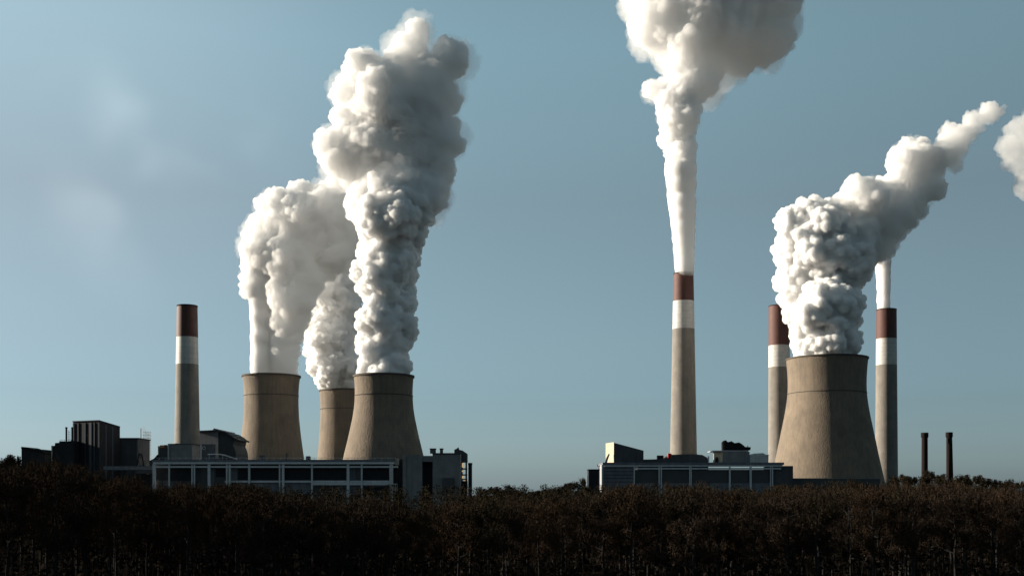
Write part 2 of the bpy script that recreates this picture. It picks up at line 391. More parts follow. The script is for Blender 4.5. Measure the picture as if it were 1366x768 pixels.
MB().lathe([(2.25, Z(620, D)), (2.25, Z(617, D)), (1.6, Z(617, D)), (1.6, Z(620, D))], X(627.2, D), D, 18, True).build('cap_ring', M['dark'], t, True)

# chimney foot buildings
D = 1240
t = thing('pump_house', (X(217, D), D, 0), 'small block with rust coloured roof light and sunlit edge beside the smokeless chimney', 'building')
MB().pbox(212, 223.5, 597, None, D, 26).build('wall', M['concd'], t)
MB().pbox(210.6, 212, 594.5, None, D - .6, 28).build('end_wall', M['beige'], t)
mb = MB(); mb.prism([(212, 597), (213.6, 593.4), (222.4, 593.4), (223.5, 597)], D - 1, 28); mb.build('roof', M['rust'], t)
MB().pbox(219, 222.6, 593, 596.2, D - 1.6, 1).build('hatch', M['concd'], t)
t = thing('chimney_plinth_house', (X(244, 1247), 1247, 0), 'square grey house wrapped round the foot of the smokeless chimney', 'building')
D = 1247
MB().pbox(224.2, 256, 592.6, None, D - 16, 32).build('wall', M['conc'], t)
MB().pbox(223.8, 256.4, 591.4, 592.7, D - 16.5, 33).build('parapet', M['concd'], t)
MB().pbox(223.6, 225.2, 592, None, D - 17.4, 1.2).build('drain_pipe', M['pale'], t)
MB().pbox(267.2, 268.4, 593, None, D - 19, 1.5).build('mast_pole', M['pale'], t)

D = 1285
t = thing('boiler_house', (X(288, D), D, 0), 'slate clad gabled building carrying a round white emblem', 'building')
a, b, c = (X(262, D + 8), D + 8), (X(291, D), D), (X(313.5, D + 45), D + 45)
MB().plan([(a[0], a[1], Z(574.5, D)), (b[0], b[1], Z(572.4, D)), (b[0] + 2, b[1] + 70, Z(572.4, D)), (a[0], a[1] + 70, Z(574.5, D))], 0).build('wall', M['slate'], t)
mb = MB(); mb.prism([(291.2, 640), (291.2, 573.4), (300, 576), (307, 580), (311.5, 584), (312, 588), (310.8, 593), (313, 598), (314.6, 604), (314.6, 640)], D + 3, 60); mb.build('side_wing', M['concd'], t)
mb = MB(); mb.prism([(261.6, 574.2), (284, 573.2), (285.2, 570.8), (286.6, 572.6), (300, 575.4), (307, 579.4), (311.6, 583.4), (315, 584.6), (314.4, 586.6), (311, 584.8), (300, 576.6), (286, 574.4), (261.6, 576)], D - 1.2, 66); mb.build('roof', M['concd'], t)
mb = MB(); mb.pbox(268.6, 287, 592, None, D - .8, 1.5); mb.build('lower_panel', M['slate'], t)
# emblem: white ring with a drop inside
ex, ez, ey = X(272.4, D), Z(597.2, D), D - 1.1
mb = MB(); n = 28
for i in range(n):
    a0 = 2*math.pi*i/n; a1 = 2*math.pi*(i+1)/n
    q = []
    for w, r in ((a0, 1.15), (a1, 1.15), (a1, 1.95), (a0, 1.95)):
        q.append((ex + r*math.cos(w), ez + 1.18*r*math.sin(w)))
    mb.add([(p, ey, z) for p, z in q] + [(p, ey - .25, z) for p, z in q], [(0,3,2,1)[::-1], (4,5,6,7), (0,1,5,4), (1,2,6,5), (2,3,7,6), (3,0,4,7)])
em = mb.build('emblem', M['frame'], t)
mb = MB(); drop = [(0, 1.25), (.35, .4), (.5, -.2), (.32, -.75), (0, -.95), (-.32, -.75), (-.5, -.2), (-.35, .4)]
mb.add([(ex + p, ey - .05, ez + q) for p, q in drop] + [(ex + p, ey - .3, ez + q) for p, q in drop], [tuple(range(8)), tuple(reversed(range(8, 16)))] + [(i, 8 + i, 8 + (i+1) % 8, (i+1) % 8) for i in range(8)])
mb.build('drop_mark', M['dark'], em)
D = 1205
t = thing('steam_pipe', (X(300, D), D, Z(612, D)), 'pale overhead pipe bending down to the roof of the white framed hall', 'pipe')
pl = [(277, 605.6), (288, 605.4), (296, 606), (303, 607.8), (310, 610.2), (315.5, 611.6), (316.6, 613), (316.6, 620)]
MB().tube([(X(p, D), D, Z(q, D)) for p, q in pl], .55, 8).build('pipe_run', M['frame'], t, True)
for p, q in ((279, 605.8), (297, 606.6)): MB().tube([(X(p, D), D, 0), (X(p, D), D, Z(q, D))], .28, 6).build('pipe_support', M['pale'], t)

# coal bunkers and outbuildings on the sunward side
D = 1230
t = thing('bunker_block', (X(130, D), D, 0), 'tall black corner block with vertical ribs, highest of the dark sheds', 'building')
L, C0, Rr = (X(97.4, D + 14), D + 14), (X(132.5, D), D), (X(160, D + 34), D + 34)
back = (L[0] + (Rr[0] - C0[0]), L[1] + 34)
zl, zc, zr = Z(562.4, D + 14), Z(561, D), Z(569.5, D + 34)
MB().plan([(L[0], L[1], zl), (C0[0], C0[1], zc), (Rr[0], Rr[1], zr), (back[0], back[1] + 20, zr)], 0).build('wall', M['dark'], t)
for k, u in enumerate((.0, .19, .46, .62, .80)):
    w = (.05, .03, .025, .09, .03)[k]
    p = Vector((L[0], L[1])).lerp(Vector((C0[0], C0[1])), u); q = Vector((L[0], L[1])).lerp(Vector((C0[0], C0[1])), u + w)
    MB().plan([(p.x - .1, p.y - .6, zl - 1.4), (q.x - .1, q.y - .6, zl - 1.4), (q.x, q.y + .2, zl - 1.4), (p.x, p.y + .2, zl - 1.4)], 0).build('rib', M['darkrib'], t)
for u in (.3, .62):
    p = Vector((C0[0], C0[1])).lerp(Vector((Rr[0], Rr[1])), u); q = Vector((C0[0], C0[1])).lerp(Vector((Rr[0], Rr[1])), u + .06)
    zz = zc + (zr - zc) * u - 2.5
    MB().plan([(p.x, p.y - .5, zz), (q.x, q.y - .5, zz), (q.x - .2, q.y + .3, zz), (p.x - .2, p.y + .3, zz)], 0).build('rib', M['darkrib'], t)
mb = MB(); e = .6
mb.add([(L[0]-e, L[1]-e, zl+.02), (C0[0], C0[1]-e*1.6, zc+.02), (Rr[0]+e, Rr[1]-e, zr+.02), (back[0], back[1]+21, zr+.02),
        (L[0]-e, L[1]-e, zl+.9), (C0[0], C0[1]-e*1.6, zc+.9), (Rr[0]+e, Rr[1]-e, zr+.9), (back[0], back[1]+21, zr+.9)],
       [(0,3,2,1),(4,5,6,7),(0,1,5,4),(1,2,6,5),(2,3,7,6),(3,0,4,7)]); mb.build('roof', M['dark'], t)
D = 1270
t = thing('low_shed', (X(172, D), D, 0), 'lower dark grey shed attached to the tall ribbed black block', 'building')
MB().pbox(158, 184.6, 585, None, D, 40).build('wall', M['concd'], t)
MB().pbox(157, 185.4, 583.6, 585, D - .8, 42).build('roof', M['dark'], t)
MB().pbox(182.6, 184.9, 587, None, D - .6, .8).build('downpipe', M['slate'], t)
D = 1215
t = thing('vent_house', (X(83, D), D, 0), 'dark plant house with two thin exhaust pipes beside the ribbed block', 'building')
mb = MB(); mb.prism([(69.5, 660), (69.5, 594.5), (73, 594), (73.4, 590.5), (79, 590), (79.2, 588), (90, 588.2), (98.5, 587.6), (98.5, 660)], D + 10, 30); mb.build('wall', M['dark'], t)
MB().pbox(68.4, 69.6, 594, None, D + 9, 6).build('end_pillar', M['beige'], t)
for p in (81.6, 89.6):
    MB().tube([(X(p, D), D + 14, Z(592, D)), (X(p, D), D + 14, Z(569, D))], 1.05, 10).build('exhaust_pipe', M['dark'], t, True)
    MB().tube([(X(p, D), D + 14, Z(570, D)), (X(p, D), D + 14, Z(568.4, D))], 1.4, 10).build('exhaust_cap', M['dark'], t, True)
mb = MB()
for p in (84.2, 86.8):
    for q in range(6): mb.tube([(X(p, D), D + 14, Z(574 + q * 3, D)), (X(p + (1.6 if p < 85 else -1.6), D), D + 14, Z(576 + q * 3, D))], .16, 5)
    mb.tube([(X(p, D), D + 14, Z(572, D)), (X(p, D), D + 14, Z(590, D))], .16, 5)
mb.build('ladder', M['concd'], t)
mb = MB()
for p in range(74, 98, 3): mb.tube([(X(p, D), D + 12, Z(589, D)), (X(p, D), D + 12, Z(585.4, D))], .16, 5)
mb.tube([(X(74, D), D + 12, Z(585.6, D)), (X(97, D), D + 12, Z(585.6, D))], .18, 5); mb.build('roof_rail', M['concd'], t)
D = 1235
t = thing('coal_shed', (X(44, D), D, 0), 'low dark shed with a slanting ragged roof at the outer end of the plant', 'building')
mb = MB(); mb.prism([(28.6, 660), (28.6, 597), (36, 597.4), (60, 604), (60, 660)], D, 30); mb.build('wall', M['dark'], t)
mb = MB(); mb.prism([(28, 598), (28.4, 595.4), (30, 596.2), (31.5, 595.8), (33, 597), (35, 596), (37.5, 597), (41, 598.2), (46, 599.2), (50, 599), (52, 601), (56, 599), (58, 602.4), (60.6, 604.2), (60.6, 606), (36, 599.4)], D - .8, 32); mb.build('roof', M['coal'], t)
# conveyor gallery
D = 1180
t = thing('conveyor_gallery', (X(170, D), D, 0), 'low grey covered conveyor running from the dark sheds to the white framed hall', 'conveyor')
MB().pbox(138, 202.6, 621.4, 626.4, D, 7).build('gallery', M['slate'], t)
MB().pbox(180, 203, 626.6, 631, D + 1, 6).build('lower_gallery', M['concd'], t)
for p in (145, 165, 186, 200): MB().pbox(p, p + 2, 626.5 if p < 179 else 631, None, D + 2, 3).build('trestle_leg', M['dark'], t)
MB().pbox(182, 204, 632, None, D + 12, 20).build('back_wall', M['dark'], t)
# lattice mast
D = 1380
t = thing('lattice_mast', (X(192, D), D, 0), 'pale see through lattice mast between the dark sheds and the smokeless chimney', 'mast')
zt = Z(569, D); x0, x1 = X(190.5, D), X(198.5, D)
for xx in (x0, x1):
    for yy in (D, D + 7): MB().tube([(xx, yy, 0), (xx, yy, zt - (6 if xx == x1 else 0))], .28, 5).build('leg', M['pale'], t)
mb = MB(); n = 16
for i in range(n):
    za, zb = 30 + (zt - 36) * i / n, 30 + (zt - 36) * (i + 1) / n
    for yy in (D, D + 7):
        mb.tube([(x0, yy, za), (x1, yy, zb)], .13, 4); mb.tube([(x1, yy, za), (x0, yy, zb)], .13, 4); mb.tube([(x0, yy, zb), (x1, yy, zb)], .13, 4)
    for xx in (x0, x1): mb.tube([(xx, D, za), (xx, D + 7, zb)], .13, 4)
mb.build('bracing', M['pale'], t)
MB().tube([(X(188.4, D), D - 1, 0), (X(188.4, D), D - 1, Z(571, D))], .45, 6).build('antenna_pole', M['concd'], t)
# loader boom and sunlit tipping shed
D = 1225
t = thing('loader_boom', (X(186, D), D, 0), 'black bent loader boom like an upside down V in front of the low shed', 'crane')
MB().tube([(X(182.6, D), D, Z(622, D)), (X(184, D), D, Z(612, D)), (X(186, D), D, Z(605, D))], [.9, .7, .8], 6).build('boom_arm', M['dark'], t)
MB().tube([(X(185.4, D), D, Z(605, D)), (X(189, D), D, Z(606, D)), (X(190.6, D), D, Z(613, D)), (X(191.4, D), D, Z(622, D))], [.9, .9, .7, .9], 6).build('stick_arm', M['dark'], t)
MB().tube([(X(183.4, D), D, Z(619, D)), (X(188, D), D, Z(608, D))], .35, 6).build('hydraulic_ram', M['dark'], t)
MB().pbox(181.2, 193, 620.5, None, D - 2, 5).build('base', M['dark'], t)
t = thing('tipping_shed', (X(202, 1235), 1235, 0), 'low shed with a black pointed roof and a bright sunlit end wall', 'building')
D = 1235
mb = MB(); mb.prism([(199, 614.5), (205.5, 611), (209.8, 606), (209.8, 614.5)], D - 1, 24); mb.build('roof', M['coal'], t)
MB().pbox(199.6, 210, 614.5, None, D, 22).build('wall', M['concd'], t)
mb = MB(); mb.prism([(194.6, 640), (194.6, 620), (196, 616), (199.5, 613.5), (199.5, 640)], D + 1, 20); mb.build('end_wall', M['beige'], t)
MB().pbox(196, 201, 622, 625, D - 2, 3).build('coal_chute', M['coal'], t)

# ---------------------------------------------------------------- buildings, second complex
D = 1080
t = thing('framed_hall', (X(925, D), D, 0), 'long grey hall with white posts below the tallest chimney', 'building')
MB().pbox(846, 1044, 626, None, D + 3, 60).build('wall', M['glass'], t)
MB().pbox(805, 846, 620, None, D, 62).build('clad_wall', M['slate'], t)
MB().pbox(804, 1046, 616.4, 619.6, D - 1.4, 68).build('roof', M['slate'], t)
MB().pbox(806, 1044, 619.7, 622, D - .8, 1.2).build('cornice_beam', M['frame'], t)
MB().pbox(846, 1042, 623.6, 625.6, D - .3, 1.4).build('lintel_beam', M['frame'], t)
MB().pbox(848, 1030, 644, None, D + 1.4, 1.4).build('spandrel_panel', M['slate'], t)
MB().pbox(1031, 1058, 621, None, D + 2, 40).build('end_wall', M['concd'], t)
for q in range(5): MB().pbox(806, 845, 623.5 + q * 4.6, 624.1 + q * 4.6, D - .25, .3).build('cladding_joint', M['dark'], t)
MB().tube([(X(803.4, D), D + 1.6, 0), (X(803.4, D), D + 1.6, Z(619.5, D))], 1.5, 14).build('corner_post', M['frame'], t, True)
for a, b in ((845.4, 846.9), (878.6, 880.2), (881.4, 883), (919.6, 920.8), (921.4, 922.6), (972.6, 974.8), (1000.2, 1002.8), (1027.6, 1028.8), (1030, 1031.4)):
    MB().pbox(a, b, 622.2, None, D - .6, 1.8).build('column', M['frame'], t)
t = thing('gate_house', (X(792, 1050), 1050, 0), 'small black box building at the sunward end of the long grey hall', 'building')
MB().pbox(785.2, 799.6, 626.6, None, 1050, 18).build('wall', M['dark'], t)
MB().pbox(784.6, 800.2, 625.4, 626.6, 1049.4, 19.4).build('roof', M['dark'], t)
MB().pbox(783, 784.4, 634, 652, 1049, 1).build('sign_post', M['frame'], t)
D = 1088
t = thing('roof_house', (X(833, D), D, 0), 'wedge roofed house with one sunlit beige end on top of the grey hall', 'building')
c = X(819.4, D)
MB().plan([(X(808.4, D + 22), D + 22, Z(590.6, D)), (c, D, Z(590.2, D)), (X(858.5, D + 16), D + 16, Z(600.6, D + 16)), (X(848, D + 42), D + 42, Z(600, D + 16))], Z(622, D)).build('wall', M['concd'], t)
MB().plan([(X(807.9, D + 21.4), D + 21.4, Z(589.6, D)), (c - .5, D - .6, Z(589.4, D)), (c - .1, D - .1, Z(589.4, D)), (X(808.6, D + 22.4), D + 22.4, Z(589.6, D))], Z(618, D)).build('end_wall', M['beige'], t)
mb = MB(); mb.prism([(806, 618), (809, 610), (812.4, 604), (813.4, 606), (811.2, 612), (809.6, 618)], D - 2, 3); mb.build('stair_rail', M['conc'], t)
D = 1115
t = thing('chimney_plinth', (X(905, D), D, 0), 'low stepped plinth building round the foot of the tallest chimney', 'building')
mb = MB(); mb.prism([(856, 640), (856, 612.5), (877, 612), (890, 610), (896, 606), (926, 605.2), (937, 606.4), (943, 609.6), (945, 614), (945, 640)], D, 90); mb.build('wall', M['concd'], t)
MB().pbox(877.4, 885.2, 607, 614, D + 10, 8).build('roof_unit', M['dark'], t)
MB().pbox(891.2, 895.8, 604.4, 610.5, D - 1, 5).build('valve_house', M['redp'], t)
MB().pbox(892.6, 894.2, 605.6, 610.4, D - 1.5, .6).build('valve_door', M['dark'], t)
MB().pbox(944.6, 946.2, 608, 616, D - 1, 3).build('end_post', M['frame'], t)
D = 1115
t = thing('loading_cabin', (X(980, D), D, 0), 'flat cabin with a bright beige end and an arched opening on the hall roof', 'building')
MB().plan([(X(952.6, D + 12), D + 12, Z(601.4, D)), (X(964, D), D, Z(601.4, D)), (X(998, D), D, Z(601.4, D)), (X(998, D), D + 30, Z(601.4, D)), (X(956, D + 12), D + 32, Z(601.4, D))], Z(620, D)).build('wall', M['conc'], t)
p, q = Vector((X(952.6, D + 12), D + 12)), Vector((X(964, D), D)); nn = Vector((q.y - p.y, p.x - q.x)).normalized()
def slab(u0, u1, y0, y1, o, name, m):
    a, b = p.lerp(q, u0), p.lerp(q, u1)
    MB().plan([(*(a + nn * o), Z(y0, D)), (*(b + nn * o), Z(y0, D)), (*(b + nn * (o - .22)), Z(y0, D)), (*(a + nn * (o - .22)), Z(y0, D))], Z(y1, D)).build(name, m, t)
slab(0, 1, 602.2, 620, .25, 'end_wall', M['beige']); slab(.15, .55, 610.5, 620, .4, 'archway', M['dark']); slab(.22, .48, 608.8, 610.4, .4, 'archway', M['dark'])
MB().pbox(951.6, 998.6, 600.4, 601.5, D - 1, 33).build('roof', M['pale'], t)
MB().pbox(994, 1000, 602, 618, D - .8, 2).build('side_panel', M['slate'], t)
D = 1118
t = thing('hopper', (X(984, D), D, Z(600, D)), 'black lumpy coal hopper sitting on the roof of the flat cabin', 'hopper')
mb = MB(); mb.prism([(966.4, 600.4), (966.2, 589), (968.4, 586.6), (971, 589.4), (976, 588), (980, 590.6), (986, 589.6), (990, 592), (994, 595.6), (1001.6, 596), (1001, 600), (999, 600.4)], D, 16); mb.build('heap', M['coal'], t)
for p in (968, 976, 984, 992, 997): MB().pbox(p, p + .8, 594, 600.5, D - .8, .6).build('stanchion', M['dark'], t)
D = 1115
t = thing('glass_house', (X(1012, D), D, 0), 'small pale glazed house beside the foot of the plume wrapped chimney', 'building')
mb = MB(); mb.prism([(1000.6, 618), (1000.6, 606.6), (1006, 604.4), (1018, 603.8), (1025, 607.6), (1025, 618)], D, 14); mb.build('wall', M['pane'], t)
for p in (1000.4, 1005, 1010, 1015, 1020, 1024.6): MB().pbox(p, p + .6, 606.5, 618, D - .5, .45).build('mullion', M['frame'], t)
MB().pbox(1000, 1025.6, 606, 607, D - .7, .65).build('eaves_rail', M['frame'], t)
D = 1095
t = thing('tower_basin', (X(1100, D), D, 0), 'low dark concrete basin wall round the foot of the largest cooling tower', 'building')
mb = MB(); mb.prism([(1050, 690), (1050, 638.5), (1174, 638.5), (1174, 690)], D, 18); mb.build('wall', M['concd'], t)
MB().pbox(1049, 1175, 637.4, 638.5, D - .6, 19).build('coping', M['conc'], t)

# ---------------------------------------------------------------- steam plumes
def steam_mat(name, density, aniso=0.0, col=(.998, .998, .998)):
    m = bpy.data.materials.new(name); m.use_nodes = True; nt = m.node_tree; nt.nodes.clear()
    o = nt.nodes.new('ShaderNodeOutputMaterial'); v = nt.nodes.new('ShaderNodeVolumeScatter')
    v.inputs['Color'].default_value = (*col, 1); v.inputs['Density'].default_value = density; v.inputs['Anisotropy'].default_value = aniso
    nt.links.new(v.outputs[0], o.inputs['Volume'])
    return m
S_DENSE = steam_mat('dense_steam', .6, 0.0, (.995, .995, .996)); S_MID = steam_mat('steam', .22, 0.0, (.996, .996, .997)); S_THIN = steam_mat('thin_steam', .03); S_VEIL = steam_mat('vapour_veil', .016)
S_PALE = steam_mat('pale_steam', .11, 0.0, (.999, .999, .999))
S_TAIL = steam_mat('tail_steam', .07, 0.0, (.99, .99, .992))
S_SHADED = steam_mat('shaded_grey_steam', .24, 0.0, (.975, .977, .982)); S_DRIFT = steam_mat('drifting_steam', .17, 0.0, (.982, .983, .986))  # upper cloud's shade put into a lower albedo, slightly in the trail too

_ico = {}
def ico(sub):
    if sub not in _ico:
        bm = bmesh.new(); bmesh.ops.create_icosphere(bm, subdivisions=sub, radius=1)
        _ico[sub] = (np.array([v.co[:] for v in bm.verts]), np.array([[v.index for v in f.verts] for f in bm.faces])); bm.free()
    return _ico[sub]
def fib(n, rng):
    i = np.arange(n) + .5; ph = np.arccos(1 - 2 * i / n); th = math.pi * (1 + 5 ** .5) * i + rng.uniform(0, 6.28)
    return np.stack([np.cos(th) * np.sin(ph), np.sin(th) * np.sin(ph), np.cos(ph)], 1)
def path(pts, step=.45):
    """pixel waypoints (px, py, r) -> a closely spaced run of blobs"""
    out = []
    for (a, b) in zip(pts, pts[1:]):
        d = math.hypot(b[0]-a[0], b[1]-a[1]); n = max(1, int(d / (step * min(a[2], b[2]))))
        for i in range(n):
            u = i / n; out.append(tuple(a[k] + (b[k] - a[k]) * u for k in range(3)))
    return out + [pts[-1]]
def exposed(pts, C, Rr, k=.97):
    """which points lie outside every sphere (centres C, radii Rr)"""
    d2 = ((pts[:, None, :] - C[None]) ** 2).sum(2)
    return (d2 >= (Rr[None] * k) ** 2).all(1)
def thin(pts, sep, rng):
    """drop points closer than sep[i] to one already kept"""
    keep = []
    for i in rng.permutation(len(pts)):
        if all(((pts[i] - pts[j]) ** 2).sum() > (sep[i] * .5 + sep[j] * .5) ** 2 for j in keep): keep.append(i)
    return keep
def plume_mesh(blobs, D, seed, voxel=1.1, lobe_r=(.17, .40), sub_r=(.28, .52), depth_jit=.35, bump=(1.3, 4.5), fine=(1.5, 3.2), smooth=False, grow=0.0):
    rng = np.random.default_rng(seed); k = D / F
    S = []; C = []; CR = []
    for b in blobs:
        px, py, r = b[:3]; dd = b[3] if len(b) > 3 else rng.uniform(-depth_jit, depth_jit) * r
        c = np.array([X(px, D), D + dd * k, Z(py, D)]); rr = r * k
        if smooth: S.append((c, rr)); continue
        C.append(c); CR.append(rr * .72)
    if not smooth:
        C = np.array(C); CR = np.array(CR); S += list(zip(C, CR))
        P, N, L = [], [], []
        for q in range(len(C)):
            d = fib(70, rng); d = d + rng.normal(0, .1, d.shape); d /= np.linalg.norm(d, axis=1)[:, None]
            p = C[q] + d * CR[q]; m = exposed(p, C, CR)
            P.append(p[m]); N.append(d[m]); L.append(CR[q] / .72 * rng.uniform(*lobe_r, m.sum()))
        P = np.concatenate(P); N = np.concatenate(N); L = np.concatenate(L)
        kp = thin(P, L * 1.05, rng); P, N, L = P[kp], N[kp], L[kp]
        C1 = P + N * (L * rng.uniform(-.5, .12, len(L)))[:, None]; S += list(zip(C1, L))
        for q in range(len(L)):
            if L[q] < 2.6: continue
            d = fib(26, rng); d = d + rng.normal(0, .16, d.shape); d /= np.linalg.norm(d, axis=1)[:, None]
            d = d[(d * N[q]).sum(1) > -.15]; r2 = L[q] * rng.uniform(*sub_r, len(d)); p = C1[q] + d * L[q]
            near = np.linalg.norm(C1 - C1[q], axis=1) < L[q] + L + 1; near[q] = False
            m = exposed(p, C1[near], L[near]) if near.any() else np.ones(len(p), bool)
            m &= exposed(p, C, CR)
            p, r2, d = p[m], r2[m], d[m]
            if len(p):
                for w in thin(p, r2 * 1.0, rng): S.append((p[w] - d[w] * r2[w] * rng.uniform(0, .35), r2[w]))
    if grow: S = [(c, r + grow) for c, r in S]
    V, Fc, o = [], [], 0
    for c, r in S:
        v, f = ico(4 if r > 22 else 3 if r > 5 else 2); V.append(v * r + c); Fc.append(f + o); o += len(v)
    me = bpy.data.meshes.new('tmp'); me.from_pydata(np.concatenate(V).tolist(), [], np.concatenate(Fc).tolist())
    ob = bpy.data.objects.new('tmp', me); COL.objects.link(ob)
    rm = ob.modifiers.new('r', 'REMESH'); rm.mode = 'VOXEL'; rm.voxel_size = voxel
    if not smooth:
        sm = ob.modifiers.new('s', 'SMOOTH'); sm.iterations = 1; sm.factor = .5
        for nm, ty, (st, sz) in (('billow', 'VORONOI', bump), ('fine', 'CLOUDS', fine)):
            if not st: continue
            tx = bpy.data.textures.get(nm + str(sz)) or bpy.data.textures.new(nm + str(sz), ty)
            tx.noise_scale = sz
            if ty == 'CLOUDS': tx.noise_depth = 4
            dm = ob.modifiers.new(nm, 'DISPLACE'); dm.texture = tx; dm.texture_coords = 'GLOBAL'
            dm.strength = -st if ty == 'VORONOI' else st; dm.mid_level = .45 if ty == 'VORONOI' else .5
    else:
        sm = ob.modifiers.new('s', 'SMOOTH'); sm.iterations = 12; sm.factor = .5
    dg = bpy.context.evaluated_depsgraph_get()
    out = bpy.data.meshes.new_from_object(ob.evaluated_get(dg)); bpy.data.objects.remove(ob); bpy.data.meshes.remove(me)
    return out
def plume_part(name, me, m, parent):
    me.materials.clear(); me.materials.append(m)
    base = Vector(parent['_w']); me.transform(__import__('mathutils').Matrix.Translation(-base))
    me.polygons.foreach_set('use_smooth', [True] * len(me.polygons))
    o = bpy.data.objects.new(name, me); COL.objects.link(o); o.parent = parent; return o
def plume(px, py, D, label):
    return thing('steam_plume', (X(px, D), D, Z(py, D)), label, 'steam plume')

def veil(blobs, D, seed, t, grow=4.0):
    plume_part('vapour_veil', plume_mesh(blobs, D, seed, 1.7, grow=grow, bump=(0, 1), fine=(13.0, 8.0)), S_VEIL, t)
# 1: the first tower's double plume
D = 1500
t = plume(362, 497, D, 'broad pale plume of two columns from the tower nearest the smokeless chimney')
plume_part('smooth_column', plume_mesh(path([(350,503,15.5),(349,450,15),(348,400,15.5),(347,345,17)], .25), D, 11, 1.3, smooth=True), S_DENSE, t)
plume_part('billow_column', plume_mesh(path([(379,503,18),(381,470,21),(384,435,26),(390,400,33)], .42) +
    [(345,365,26),(338,385,18),(350,335,32),(368,275,27),(398,295,44),(440,285,40),(425,330,42),(388,345,42),(456,262,26),(400,262,23),(392,385,30),(432,262,22),(350,302,24),(405,370,32),(440,325,40),(462,300,26)], D, 12, 1.3), S_MID, t)
veil([(345,365,24),(350,320,32),(368,278,26),(398,290,40),(440,285,38),(425,330,38),(400,370,36),(456,262,22),(392,420,28)], D, 42, t)
# 2: the half hidden tower
D = 1620
t = plume(460, 517, D, 'short white plume from the half hidden smallest cooling tower')
plume_part('billow_column', plume_mesh(path([(460,530,22),(457,512,28),(446,484,38),(443,455,39),(445,420,38),(446,385,36),(450,355,29),(455,336,21)], .45), D, 13, 1.2), S_DENSE, t)
veil(path([(446,470,36),(446,385,33),(452,340,24)], .5), D, 43, t, 2.5)
# 3: the tallest plume
D = 1290
t = plume(512, 497, D, 'tallest plume, white below and grey above, leaning over the first three towers')
plume_part('billow_column', plume_mesh(path([(514,510,24),(514,498,31),(515,475,37),(516,440,37),(516,400,38),(513,365,43),(519,325,48),(525,290,54)], .42), D, 14, 1.1), S_DENSE, t)
plume_part('billow_cloud', plume_mesh([(557,42,18),(545,75,33),(600,82,28),(484,96,28),(461,122,22),(512,140,50),(570,130,44),(442,195,24),(482,190,38),(548,190,54),(584,178,31),(530,240,50),(560,258,34),(494,245,30),(522,272,46),(470,222,30),(450,212,26),(498,266,36),(596,190,22),(588,226,22),(505,185,40),(472,150,28),(572,262,30),(558,286,24)], D, 15, 1.4, bump=(2.6, 7.0), fine=(2.6, 4.0), lobe_r=(.20, .48)), S_SHADED, t)
veil([(557,42,18),(545,75,32),(602,82,28),(485,97,26),(462,122,20),(512,140,48),(572,130,44),(446,195,22),(480,190,38),(550,190,54),(588,178,30),(530,240,50),(565,258,34),(455,222,26)], D, 44, t, 6)
# 4: the tall chimney's steam
D = 1850
t = plume(913, 365, D, 'thin column of steam from the tallest chimney swelling into a cloud')
plume_part('smooth_column', plume_mesh(path([(913,368,12.2),(912.5,330,14.2),(911,290,17),(909,250,19.5),(907.5,222,21)], .2), D, 16, 1.1, smooth=True), S_DENSE, t)
plume_part('billow_column', plume_mesh(path([(908,236,18,),(907.5,215,22),(907,190,24),(905,165,26),(905,135,28)], .4) + [(889,187,13)], D, 27, 1.3), S_MID, t)
plume_part('billow_cloud', plume_mesh([(905,165,25),(905,145,27),(869,122,13),(884,118,14),(915,120,29),(912,95,26),(880,30,40),(868,0,36),(902,62,32),(926,35,46),(982,34,50),(1012,40,46),(1022,4,42),(950,84,26),(990,66,32),(934,114,23),(960,-30,70),(890,-30,55),(1010,-40,60)], D, 17, 1.4, bump=(2.6, 7.0), fine=(2.6, 4.0), lobe_r=(.20, .48)), S_PALE, t)
veil([(905,150,26),(872,122,12),(915,120,28),(880,30,40),(868,0,36),(902,62,32),(926,35,46),(985,34,54),(1014,40,46),(1025,4,44),(962,84,34),(940,110,28),(960,-30,70),(890,-30,55),(1010,-40,60)], D, 45, t, 7)
# 5: the largest tower's plume drifting away
D = 1660
t = plume(1103, 473, D, 'thick plume from the largest cooling tower drifting off in a slanting trail')
plume_part('billow_column', plume_mesh(path([(1104,490,38),(1104,474,43),(1103,455,47),(1098,420,50),(1094,380,55),(1090,340,54),(1088,312,48)], .42) + [(1060,300,28),(1120,310,42),(1135,350,34)], D, 18, 1.15), S_DENSE, t)
plume_part('drifting_trail', plume_mesh([(1090,300,36),(1118,302,38),(1145,312,36),(1152,272,33),(1172,292,32),(1168,328,24),(1186,262,27),(1200,288,24),(1202,222,24),(1216,206,27),(1222,244,28),(1212,268,22),(1240,222,22),(1246,252,16),(1228,280,11)],
    D, 19, 1.4, bump=(2.6, 7.0), fine=(2.6, 4.0), lobe_r=(.24, .6)), S_DRIFT, t)
plume_part('thinning_tail', plume_mesh([(1258,204,18),(1272,186,19),(1270,214,13),(1290,180,11),(1296,164,13),(1318,152,13),(1306,172,7),(1336,148,6),(1282,200,9)], D, 29, 1.3, bump=(2.0, 6.0), fine=(5.0, 6.0), lobe_r=(.3, .7)), S_TAIL, t)
veil([(1150,305,36),(1165,275,34),(1205,285,24),(1214,210,24),(1228,250,24),(1262,204,20),(1288,180,14),(1318,153,12)], D, 46, t, 3)
# 6: thin column from the chimney behind
D = 1734
t = plume(1180, 413, D, 'slim straight column of white steam joining the big drifting plume')
plume_part('smooth_column', plume_mesh(path([(1178.5,415,8.4),(1178.5,385,8.6),(1178,355,10),(1175,325,13)], .25), D, 20, 1.2, smooth=True), S_DENSE, t)
